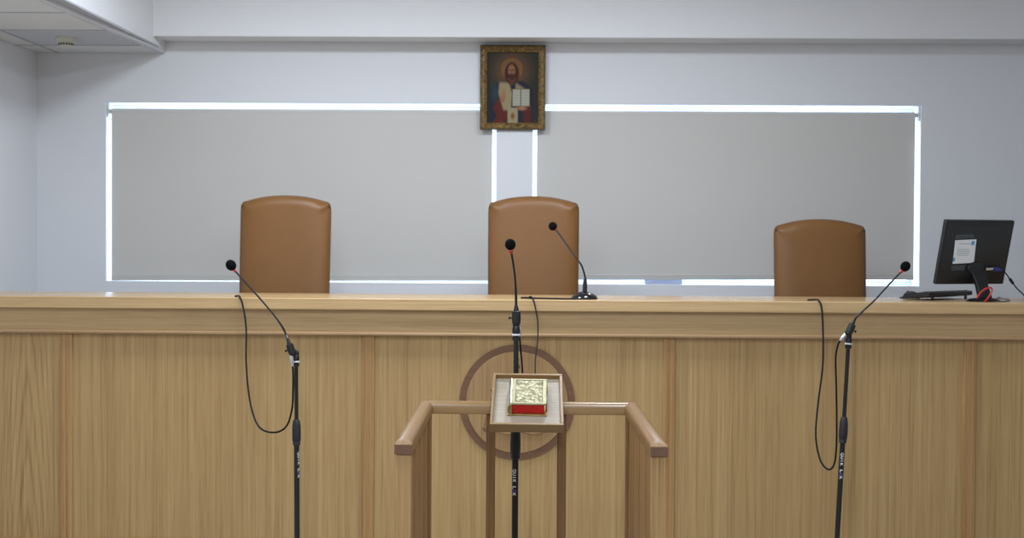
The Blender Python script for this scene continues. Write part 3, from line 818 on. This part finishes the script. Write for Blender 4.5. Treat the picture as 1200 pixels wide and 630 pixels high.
# right
b0, b1 = at(991.5, 392.5, YS - .02), at(1001, 376, YS - .02)
tp = at(994.2, 402.5, YS); q = at(981, 630, YS)
k_ = tp.z / (tp.z - q.z); foot = tp + (q - tp) * k_
stand('slightly leaning black microphone floor stand below the lower right chair', tp, foot, at(989, 502, YS), at(987.2, 530, YS), R(-4),
      (at(996.5, 385.5, YS - .02), b1), knob_side=-1, rl=.0120)
mic('gooseneck microphone leaning right towards the computer monitor', b0, b1,
    [at(1004, 371, YS), at(1012, 363.5, YS), at(1024, 352.5, YS), at(1042, 333, YS), at(1056.8, 317.5, YS)], at(1061, 312, YS), conn=(at(991, 391, YS - .02), at(984.5, 399, YS - .02)), gn='black', headr=.0225)
cable('black cable looping left of the leaning right microphone stand',
      [at(985, 398.5, YS - .02), at(982, 404, YS - .01), at(979.3, 420, YS), at(980, 450, YS + .02), at(980.5, 490, YS + .04), at(980, 525, YS + .06), at(977, 545, YS + .08), at(970, 549.5, YS + .1), at(961, 538, YS + .13), at(956, 510, YS + .17),
       at(959, 470, YS + .22), at(964, 430, YS + .26), at(964.5, 390, YS + .30), at(963, 362, 6.95), at(959.5, 352, 6.962), Vector((at(954, 349, 7.0).x, 6.995, zt + .0085)), Vector((at(947, 349, 7.06).x, 7.06, zt + .0038))])

# table microphone on the bench
YT = 7.10
bc = at(685, 349.5, YT); bc = Vector((bc.x, YT, zt + .0006))
t = thing('microphone', 'table microphone with glossy round base standing on bench top', 'microphone', bc, 'gooseneck microphones')
obj('base', lat([(.064, 0), (.066, .004), (.062, .012), (.050, .022), (.034, .030), (.018, .035), (.012, .036)], bc, n=40), M['gloss'], t, smooth=True)
obj('button', lat([(.009, 0), (.009, .003), (.007, .004)], bc + Vector((.024, -.034, .0245)), (.3, -.5, 1), n=16), M['chrome'], t, smooth=True)
sb = bc + Vector((.001, 0, .033)); st = at(685.8, 325.5, YT)
obj('handle', lat([(.0115, 0), (.0115, .03), (.009, (st - sb).length * .8), (.006, (st - sb).length)], sb, st - sb), M['black'], t, smooth=True)
pts = catmull([st, at(684.3, 319, YT), at(681.5, 311, YT), at(677.5, 305, YT), at(668, 292, YT), at(659, 279, YT), at(651.5, 269, YT)], 8)
obj('gooseneck', tube(pts[:22], .0048, smooth_path=False, n=10), M['blacktube'], t, smooth=True)
obj('gooseneck_tip', tube(pts[21:], .0042, smooth_path=False, n=10), M['neck'], t, smooth=True)
hd = at(647.8, 265, YT); dh = (hd - pts[-1]).normalized()
obj('light_ring', lat([(.005, -.003), (.008, -.001), (.008, .004), (.007, .006)], pts[-1], dh), M['red'], t, smooth=True, label='red ring below the foam head')
bm = bmesh.new(); ellipsoid(bm, hd, (.0215, .0215, .022)); obj('windscreen', bm, M['foam'], t, smooth=True)
cable('black cable lying along bench edge up to the table microphone', [ontop(611, 7.09), ontop(617, 7.065), ontop(626, 7.045), ontop(636, 7.03), ontop(650, 7.01), ontop(664, 7.0), ontop(680, 7.005), ontop(692, 7.015), ontop(698, 7.045), ontop(699, 7.085, .006)], r=.0046)

# ---------------------------------------------------------------- witness stand
YA, YN = 5.3, 4.27                            # far rail and near ends
cl_, cr_ = at(499.5, 471, YA), at(739.5, 471, YA)
nl_, nr_ = at(472.6, 510, YN), at(772.8, 510, YN)
zr = at(619, 470, YA).z                      # top of the rails
dock = thing('witness_stand', 'three sided oak witness stand with handrails and sloping book tray', 'witness stand', Vector(((cl_.x + cr_.x) / 2, 4.8, 0)))
RW, RH, RA = .054, .030, .016
def rail_prof():
    pts = [(-RW / 2, -RH - RA), (RW / 2, -RH - RA), (RW / 2, -RA)]
    for k in range(1, 12):
        a = math.pi * k / 12; pts.append((RW / 2 * math.cos(a) * .94, -RA + RA * math.sin(a)))
    pts.append((-RW / 2, -RA)); return pts
def rail(p0, p1, mitre0=0, mitre1=0, mats=None, name='handrail', endcap=False):
    """rounded handrail from p0 to p1; mitres shift each end by x*tan"""
    p0, p1 = Vector(p0), Vector(p1); d = (p1 - p0).normalized(); s = Vector((-d.y, d.x, 0)) * -1
    bm = bmesh.new(); A, B = [], []
    for x, z in rail_prof():
        A.append(bm.verts.new(p0 + s * x + Vector((0, 0, z)) + d * (x * mitre0 + (max(0, z + RA) * 1.6 if endcap else 0)))); B.append(bm.verts.new(p1 + s * x + Vector((0, 0, z)) + d * x * mitre1))
    ar = A[2:]; fa = bm.faces.new(ar) if endcap else None
    if endcap: bm.faces.new((A[0], A[1], A[2], A[-1])).material_index = 1
    else: bm.faces.new(A)
    fb = bm.faces.new(list(reversed(B)))
    n = len(A)
    for i in range(n): bm.faces.new((A[i], A[(i + 1) % n], B[(i + 1) % n], B[i]))
    return obj(name, bm, mats, dock, smooth=True, angle=50, bevel=.0015)
# corners pulled to the rail centreline
L0, L1 = Vector((nl_.x, YN, zr)), Vector((cl_.x - .002, YA, zr))
R0, R1 = Vector((nr_.x, YN, zr)), Vector((cr_.x + .002, YA, zr))
g = .0006
rail(L0, L1 - Vector((0, g, 0)), 0, -1, [M['rail_y'], M['endgrain']], endcap=True)
rail(R0, R1 - Vector((0, g, 0)), 0, 1, [M['rail_y'], M['endgrain']], endcap=True)
rail(L1 + Vector((g, 0, 0)), R1 - Vector((g, 0, 0)), -1, 1, [M['rail_x']], name='handrail')
zu = zr - RH - RA
for s, N_, F_ in ((-1, L0, L1), (1, R0, R1)):
    obj('post', bx(N_.x - .0235, N_.x + .0235, YN + .008, YN + .055, 0, zu), M['post'], dock, bevel=.003)
    obj('post', bx(F_.x - .022, F_.x + .022, YA - .022, YA + .022, 0, zu), M['slat'], dock, bevel=.003)
    # side panel of vertical boards
    bm = bmesh.new(); nb = 8; a = YN + .056; b = YA - .023
    for k in range(nb):
        y0_, y1_ = a + (b - a) * k / nb, a + (b - a) * (k + 1) / nb
        f0, f1 = (y0_ - YN) / (YA - YN), (y1_ - YN) / (YA - YN)
        x0_, x1_ = N_.x + (F_.x - N_.x) * f0, N_.x + (F_.x - N_.x) * f1
        w_ = .0118 if k % 2 else .0140
        prism(bm, [(x0_ - w_, y0_ + .002), (x1_ - w_, y1_ - .002), (x1_ + w_, y1_ - .002), (x0_ + w_, y0_ + .002)], .06, zu - .001, plane='XY')
    prism(bm, [(N_.x - .006, a), (F_.x - .006, b), (F_.x + .006, b), (N_.x + .006, a)], .06, zu - .001, plane='XY')
    obj('side_panel', bm, M['slat'], dock, bevel=.0015)
for pc in (575, 658):
    x = at(pc, 550, YA).x
    obj('tray_post', bx(x - .0165, x + .0165, YA - .018, YA + .018, 0, zu - .0005), M['darkpost'], dock, bevel=.002)
# tray: local frame u across, v up the slope, w out of the surface
t0 = at(617.3, 497, 5.12); ta = R(28.5)
tm = Matrix.Translation((t0.x, 5.12, t0.z)) @ Matrix.Rotation(R(.3), 4, 'Y') @ Matrix.Rotation(ta, 4, 'X')
tray = bpy.data.objects.new('book_tray', None); C.objects.link(tray); tray.parent = dock
tray.matrix_local = mw(dock).inverted() @ tm; MW[tray.name] = tm
wn, wf, TL, rim, deep = 87.5 / 2 / (F / 5.12), 81 / 2 / (F / 5.41), .33, .0115, .018
bot = -.036
def trapx(v): return wn + (wf - wn) * v / TL
bm = bmesh.new()
prism(bm, [(-trapx(rim) + rim, rim), (trapx(rim) - rim, rim), (trapx(TL - rim) - rim, TL - rim), (-trapx(TL - rim) + rim, TL - rim)], bot + .004, -deep, mtx=tm, plane='XY')
obj('tray_floor', bm, M['tray'], tray)
for vs_ in ([(-trapx(0), 0), (trapx(0), 0), (trapx(rim) - .0, rim), (-trapx(rim), rim)], [(-trapx(TL - rim), TL - rim), (trapx(TL - rim), TL - rim), (trapx(TL), TL), (-trapx(TL), TL)],
            [(-trapx(rim), rim + .0003), (-trapx(rim) + rim, rim + .0003), (-trapx(TL - rim) + rim, TL - rim - .0003), (-trapx(TL - rim), TL - rim - .0003)],
            [(trapx(rim) - rim, rim + .0003), (trapx(rim), rim + .0003), (trapx(TL - rim), TL - rim - .0003), (trapx(TL - rim) - rim, TL - rim - .0003)]):
    bm = bmesh.new(); prism(bm, vs_, bot, 0, mtx=tm, plane='XY')
    obj('rim', bm, M['trayrim'], tray, bevel=.002)
# two cleats that carry the tray on the rail
for s in (-1, 1):
    bm = bmesh.new(); x = tm.translation.x + s * .10
    v0 = tm @ Vector((0, .06, bot)); v1 = tm @ Vector((0, .30, bot))
    prism(bm, [(v0.y, v0.z), (v1.y, v1.z), (v1.y, zr - .005), (YA + .028, zr - .03), (YA + .028, zr - .001), (YA - .028, zr - .001), (YA - .028, zr - .04), (v0.y, v0.z - .02)][:2] +
          [(v1.y, v1.z - .03), (YA + .02, zr - .001), (YA - .0285, zr - .001), (YA - .0285, zr - .045), (v0.y, v0.z - .012)], x - .01, x + .01, plane='YZ')
    obj('cleat', bm, M['darkpost'], tray)

# gospel book on the tray
bc_ = tm @ Vector((0.0012, .080, -deep + .0006))
bmx = Matrix.Translation(bc_) @ tm.to_3x3().to_4x4() @ Matrix.Rotation(R(-.6), 4, 'Z')
book = thing('book', 'thick book in embossed gold covers with red page edges on the tray', 'book', bmx)
BW, BL, BT = .138, .164, .050
def bb(*a): bm = bmesh.new(); box(bm, *a, mtx=bmx); return bm
obj('back_cover', bb(-BW / 2 - .004, BW / 2 + .004, -.004, BL + .004, 0, .0045), M['goldy'], book, bevel=.0015, label='gold lower cover')
pb = obj('page_block', bb(-BW / 2 + .014, BW / 2 - .007, .006, BL - .006, .0047, BT - .0052), M['redcloth'], book, bevel=.001, label='red edged pages')
obj('front_cover', bb(-BW / 2 + .006, BW / 2 + .001, 0, BL, BT - .005, BT), M['gold'], book, bevel=.0015)
bm = bmesh.new()
# raised borders and a field of small bosses
for a in ((-BW / 2 + .012, BW / 2 - .002, .002, .010), (-BW / 2 + .012, BW / 2 - .002, BL - .010, BL - .002), (-BW / 2 + .012, -BW / 2 + .024, .010, BL - .010), (BW / 2 - .014, BW / 2 - .002, .010, BL - .010)):
    box(bm, a[0], a[1], a[2], a[3], BT, BT + .002, mtx=bmx)
obj('cover_border', bm, M['gold'], book, bevel=.0008)
bm = bmesh.new(); cx0, cy0 = .004, BL / 2
gn_ = 44; rows_ = []
for j in range(gn_ + 1):
    rw = []
    for i in range(gn_ + 1):
        x = -BW / 2 + .024 + (BW - .038) * i / gn_; y = .010 + (BL - .020) * j / gn_
        q = Vector((x * 60, y * 60, 3))
        dd = math.hypot((x - cx0) / .034, (y - cy0) / .045)
        hgt = .0006 + .0036 * abs(noise.noise(q)) + .0035 * max(0, 1 - dd ** 2) * (.6 + .5 * noise.noise(q * 1.7)) + .0016 * math.exp(-((dd - 1.1) / .12) ** 2)
        for qx in (-1, 1):
            for qy in (-1, 1):
                d2 = math.hypot(x - cx0 - qx * .040, y - cy0 - qy * .055); hgt += .003 * max(0, 1 - (d2 / .014) ** 2)
        if i in (0, gn_) or j in (0, gn_): hgt = -.0005
        rw.append(bm.verts.new(bmx @ Vector((x, y, BT + hgt))))
    rows_.append(rw)
for j in range(gn_):
    for i in range(gn_): bm.faces.new((rows_[j][i], rows_[j][i + 1], rows_[j + 1][i + 1], rows_[j + 1][i]))
obj('embossed_plate', bm, M['relief'], book, smooth=True, label='embossed gold plate with figures')
# rounded spine on the left
bm = bmesh.new(); pts = []
for k in range(13):
    a = math.pi / 2 + math.pi * k / 12; pts.append((-BW / 2 + .012 + .016 * math.cos(a), BT / 2 + BT / 2 * math.sin(a)))
pts = [(-BW / 2 + .0135, BT)] + pts + [(-BW / 2 + .0135, 0.0046)]
prism(bm, pts, .002, BL - .002, mtx=bmx)
obj('spine', bm, M['silver'], book, smooth=True, angle=40, label='polished silver gold spine')
bm = bmesh.new(); pts2 = [(x, z) for x, z in pts]
prism(bm, pts2, -.003, .0018, mtx=bmx)
obj('spine_end', bm, M['goldy'], book, bevel=.001, label='yellow gold end of the spine')
bm = bmesh.new()
sweep(bm, [bmx @ Vector((-BW / 2 + .0085, .004, BT + .0005)), bmx @ Vector((-BW / 2 + .0085, BL - .004, BT + .0005))], .0035, n=12, smooth_path=False)
obj('hinge', bm, M['silver'], book, smooth=True)
for v in (.03, BL - .03):
    obj('clasp', bb(BW / 2 - .003, BW / 2 + .003, v - .007, v + .007, .005, BT - .006), M['goldy'], book, bevel=.001)

# ---------------------------------------------------------------- monitor, keyboard, mouse
YMn = 7.17
mc = at(1142, 295.5, YMn)
base = Vector((at(1152, 349, 7.13).x, 7.13, zt + .0006))
mon = thing('computer_monitor', 'black computer monitor seen from behind with a taped paper note', 'monitor', base)
yaw, tl = R(19.5), R(15)
# local: x across, y out of the back (towards camera), z up
mm = Matrix.Translation(mc) @ Matrix.Rotation(yaw, 4, 'Z') @ Matrix.Rotation(tl, 4, 'X')
MWd, MHt = .405, .331
bm = bmesh.new(); box(bm, -MWd / 2, MWd / 2, -.006, .018, -MHt / 2, MHt / 2, mtx=mm)
cas = obj('casing', bm, M['monitor'], mon, bevel=.004)
bm = bmesh.new()
A = [(-MWd / 2 + .012, -MHt / 2 + .012), (MWd / 2 - .012, -MHt / 2 + .012), (MWd / 2 - .012, MHt / 2 - .012), (-MWd / 2 + .012, MHt / 2 - .012)]
B = [(-MWd / 2 + .045, -MHt / 2 + .05), (MWd / 2 - .045, -MHt / 2 + .05), (MWd / 2 - .045, MHt / 2 - .045), (-MWd / 2 + .045, MHt / 2 - .045)]
va = [bm.verts.new(mm @ Vector((x, -.006, z))) for x, z in A]; vb = [bm.verts.new(mm @ Vector((x, -.020, z))) for x, z in B]
for i in range(4): bm.faces.new((va[i], va[(i + 1) % 4], vb[(i + 1) % 4], vb[i]))
bm.faces.new(vb); bm.faces.new(list(reversed(va)))
obj('rear_shell', bm, M['monitor'], mon, bevel=.003)
bm = bmesh.new()
for k in range(26):
    x = -.13 + k * .0104; box(bm, x, x + .0045, -.0125, -.0095, MHt / 2 - .040, MHt / 2 - .022, mtx=mm @ Matrix.Rotation(0, 4, 'X'))
obj('vent_slots', bm, M['vent'], cas)
bm = bmesh.new(); box(bm, -MWd / 2 + .016, MWd / 2 - .016, .0178, .0186, -MHt / 2 + .018, MHt / 2 - .016, mtx=mm)
obj('screen', bm, M['screen'], mon)
# paper note: find its corners on the rear face
def onback(px, py, off=.0215):
    d = at(px, py, 7.0) - CAM; inv = mm.inverted(); o = inv @ CAM; dd = (inv.to_3x3() @ d)
    s = (-off - o.y) / dd.y; return o + dd * s
def quad(bm, ps, off, th=.0006):
    L3 = [onback(*p, off=off) for p in ps]
    a = [bm.verts.new(mm @ p) for p in L3]; b = [bm.verts.new(mm @ (p + Vector((0, th, 0)))) for p in L3]
    bm.faces.new(a); bm.faces.new(list(reversed(b)))
    for i in range(4): bm.faces.new((a[i], a[(i + 1) % 4], b[(i + 1) % 4], b[i]))
bm = bmesh.new(); quad(bm, [(1116.3, 309), (1141.2, 307.7), (1144.3, 280.3), (1119.5, 281.3)], .0213)
note = tag(obj('paper_note', bm, M['paper'], None), 'white paper note with blue marks taped to back of the monitor', 'note')
bm = bmesh.new()
for k, (a, b) in enumerate(((1124, 1137), (1122, 1136), (1122, 1137), (1121, 1136), (1122, 1134))):
    y = (285, 291.8, 294, 296.2, 298.4)[k]; quad(bm, [(a, y + .9), (b, y + .7), (b + .1, y), (a + .1, y + .2)], .0218, .0003)
obj('printed_lines', bm, M['ink'], note)
for q_ in ([(1138.0, 287.3), (1141.6, 287.1), (1142.3, 282.4), (1138.7, 282.6)], [(1116.5, 306.3), (1119, 306.2), (1119.6, 301.8), (1117.2, 301.9)]):
    bm = bmesh.new(); quad(bm, q_, .0218, .0003); obj('blue_mark', bm, M['lblue'], note, label='light blue printed mark')
# wrinkled clear tape above and below the note
for pts_ in ([(1119, 280), (1141, 278.5), (1141.5, 274), (1120, 275)], [(1114.5, 317), (1130, 316.5), (1131, 310.5), (1115.5, 310.7)]):
    bm = bmesh.new(); L3 = [onback(*p, off=.0216) for p in pts_]; n_ = 14; G = []
    for j in range(6):
        rw = []
        for i in range(n_ + 1):
            u, v = i / n_, j / 5
            p = (L3[0] * (1 - u) + L3[1] * u) * (1 - v) + (L3[3] * (1 - u) + L3[2] * u) * v
            p.y -= .0015 * abs(noise.noise(Vector((u * 5, v * 3, pts_[0][0])))); rw.append(bm.verts.new(mm @ p))
        G.append(rw)
    for j in range(5):
        for i in range(n_): bm.faces.new((G[j][i], G[j][i + 1], G[j + 1][i + 1], G[j + 1][i]))
    obj('tape', bm, M['tape'], mon, label='shiny clear tape')
# stand neck + base
nk = mm @ Vector((.02, -.022, -.09)); lo_ = base + Vector((.012, 0, .008))
bm = bmesh.new()
def slab(p, q, w0, w1, th):
    a = Vector((math.cos(yaw), math.sin(yaw), 0)); n = Vector((math.sin(yaw), -math.cos(yaw), 0))
    vs = []
    for P_, w_ in ((p, w0), (q, w1)):
        for sx_, sy_ in ((-1, -1), (1, -1), (1, 1), (-1, 1)): vs.append(bm.verts.new(P_ + a * sx_ * w_ + n * sy_ * th))
    for f in ((0, 1, 2, 3), (7, 6, 5, 4), (0, 4, 5, 1), (1, 5, 6, 2), (2, 6, 7, 3), (3, 7, 4, 0)): bm.faces.new([vs[i] for i in f])
slab(nk, nk + (lo_ - nk) * .5, .045, .032, .014); slab(nk + (lo_ - nk) * .5, lo_, .032, .036, .014)
obj('neck', bm, M['black'], mon, bevel=.004)
bm = bmesh.new(); lathe(bm, [(.058, 0), (.060, .003), (.052, .012), (.03, .018)], (0, 0, 0), n=40)
for v in bm.verts: v.co.x *= 1.6
bm.transform(Matrix.Translation(base) @ Matrix.Rotation(yaw, 4, 'Z'))
obj('base', bm, M['gloss'], mon, smooth=True)
bm = bmesh.new(); ellipsoid(bm, mm @ Vector((.005, -.026, -.075)), (.05, .012, .035), Matrix.Rotation(yaw, 4, 'Z')); obj('hinge_cover', bm, M['black'], mon, smooth=True)
# video plug and cable
pA, pB, pC = mm @ onback(1155, 315.2, .032), mm @ onback(1163, 314.8, .032), mm @ onback(1174, 316.5, .032)
vc = thing('video_cable', 'video cable with blue plug leaving right side of the monitor', 'cable', pB)
obj('plug_shell', tube([pA, pB], [.008, .008], n=12, smooth_path=False), M['chrome'], vc, smooth=True)
obj('plug', tube([pB, (pB + pC) / 2, pC], [.010, .0115, .005], n=14, smooth_path=False), M['blue'], vc, smooth=True, label='blue plug body')
YV = pC.y
obj('cord', tube([pC, at(1179, 320.5, YV), at(1184.5, 328.3, YV), at(1192, 338, YV), at(1200, 345.5, YV + .02), Vector((at(1208, 349, YV).x, YV + .04, zt + .006)), Vector((at(1240, 349, YV + .1).x, YV + .1, zt + .0042))], .0033, n=10), M['cable'], vc, smooth=True)
a, b = at(1183.5, 326.8, YV), at(1187.3, 332, YV)
obj('ferrite_bead', lat([(.004, -.004), (.0075, 0), (.0075, (b - a).length), (.004, (b - a).length + .004)], a, b - a), M['black'], vc, smooth=True)
o = obj('red_cable', tube([at(1144.5, 349.5, 7.045), at(1148, 344, 7.05), at(1154, 338.8, 7.05), at(1160, 336.9, 7.05), at(1162.5, 338.5, 7.05), at(1161, 344, 7.045), at(1157, 350, 7.04), Vector((at(1154, 349, 7.03).x, 7.03, zt + .0048))], .0042, n=10), M['redcable'], None, smooth=True)
tag(o, 'bright red cable looped beside the foot of the monitor', 'cable')
o = obj('grey_cable', tube([ontop(1168, 7.03, .0035), ontop(1176, 7.05, .0035), ontop(1181, 7.12, .0035), ontop(1183, 7.22, .0035), ontop(1180, 7.34, .0035), ontop(1174, 7.42, .0035), ontop(1168, 7.5, .0035), ontop(1172, 7.565, .0035)], .0026, n=8), M['greycable'], None, smooth=True)
tag(o, 'thin grey cable curling on bench top right of the monitor base', 'cable')

# keyboard, rear edge raised, turned to the right chair
ka = R(42); kl = Vector((math.cos(ka), math.sin(ka), 0)); ku = Vector((-math.sin(ka), math.cos(ka), 0))
KP = ontop(1089, 7.15, .0); KL, KD = .40, .175
km = Matrix(((kl.x, ku.x, 0, KP.x), (kl.y, ku.y, 0, KP.y), (0, 0, 1, zt + .0006), (0, 0, 0, 1)))
kb = thing('keyboard', 'black computer keyboard propped on bench top left of the monitor', 'keyboard', km)
sl = math.atan2(.022, KD)
ks = km @ Matrix.Translation((0, 0, .020)) @ Matrix.Rotation(-sl * .8, 4, 'X')
bm = bmesh.new(); prism(bm, [(0, .002), (.012, 0), (KD - .01, 0), (KD, .003), (KD - .002, .010), (.05, .020), (.01, .024), (0, .020)], 0, KL, mtx=ks, plane='YZ')
obj('case', bm, M['black'], kb, bevel=.002)
bm = bmesh.new()
for r_ in range(6):
    for c_ in range(20):
        x = .012 + c_ * .0190; y = .020 + r_ * .0215; zz = .0225 - .006 * (y / KD) * 1.6
        box(bm, x, x + .016, y, y + .018, zz - .004, zz + .006, mtx=ks)
obj('keys', bm, M['black'], kb)
for x in (.04, KL - .055):
    bm = bmesh.new(); box(bm, x, x + .018, .010, .016, 0, .0205, mtx=km); obj('foot', bm, M['black'], kb)
# mouse beyond the keyboard
mp = ontop(1068, 7.48, .0006)
mo = thing('computer_mouse', 'black computer mouse on bench top behind the keyboard', 'mouse', mp)
bm = bmesh.new(); ellipsoid(bm, mp, (.034, .058, .036), Matrix.Rotation(R(25), 4, 'Z'), seg=28, ring=18)
for v in bm.verts:
    if v.co.z < mp.z: v.co.z = mp.z
obj('shell', bm, M['rubber'], mo, smooth=True)
bm = bmesh.new(); lathe(bm, [(.006, -.003), (.008, -.002), (.008, .002), (.006, .003)], mp + Vector((-.012, .03, .030)), (1, .4, 0), n=14); obj('scroll_wheel', bm, M['black'], mo, smooth=True)

# ---------------------------------------------------------------- smoke detector
sp = at(77.5, 44.8, 8.03); sp = Vector((sp.x, 8.03, ZS + .0035))
sd_ = thing('smoke_detector', 'round cream smoke detector on tiled dropped ceiling at upper left', 'detector', sp)
obj('base', lat([(.060, 0), (.060, .012), (.055, .026), (.040, .030)], sp, (0, 0, -1), n=36), M['detector'], sd_, smooth=True)
obj('sensor_head', lat([(.040, .030), (.040, .047), (.034, .054), (.012, .058)], sp, (0, 0, -1), n=36), M['detector'], sd_, smooth=True)
bm = bmesh.new()
for k in range(16):
    a = 2 * math.pi * k / 16; m_ = Matrix.Translation(sp) @ Matrix.Rotation(a, 4, 'Z')
    box(bm, .0392, .0408, -.0045, .0045, -.044, -.033, mtx=m_)
obj('vents', bm, M['vent'], sd_)

# ---------------------------------------------------------------- ceiling lamps (above and behind the camera) and daylight
def panel(x, y, power, label):
    t = thing('ceiling_light', label, 'light', (x, y, ZC - .03), 'recessed ceiling panels')
    bm = bmesh.new()
    for a in ((-.32, .32, -.32, -.30), (-.32, .32, .30, .32), (-.32, -.30, -.30, .30), (.30, .32, -.30, .30)): box(bm, x + a[0], x + a[1], y + a[2], y + a[3], ZC - .03, ZC - .001)
    obj('frame', bm, M['white'], t)
    obj('diffuser', bx(x - .30, x + .30, y - .30, y + .30, ZC - .015, ZC - .002), M['diffuser'], t)
    l = bpy.data.lights.new('panel_lamp', 'AREA'); l.shape = 'SQUARE'; l.size = .58; l.energy = power; l.color = (.87, .965, 1.1)
    o = bpy.data.objects.new('panel_lamp', l); C.objects.link(o); o.parent = t; o.location = (0, 0, -.002)
LP = [(-1.15, 6.5, 49), (.5, 6.5, 36), (-1.0, 3.9, 32), (.5, 3.9, 26), (-1.0, .8, 60), (.5, .8, 54)]
for i, (x, y, p) in enumerate(LP): panel(x, y, p, 'square white ceiling light panel in the main ceiling')

w = bpy.data.worlds.new('world'); bpy.context.scene.world = w; w.use_nodes = True
bg = w.node_tree.nodes['Background']; bg.inputs['Color'].default_value = (.62, .77, 1, 1); bg.inputs['Strength'].default_value = 7

vs = bpy.context.scene.view_settings
bpy.context.scene.display_settings.display_device = 'sRGB'
vs.view_transform = 'Standard'; vs.look = 'None'; vs.gamma = 1; vs.use_curve_mapping = False
vs.exposure = 0.0
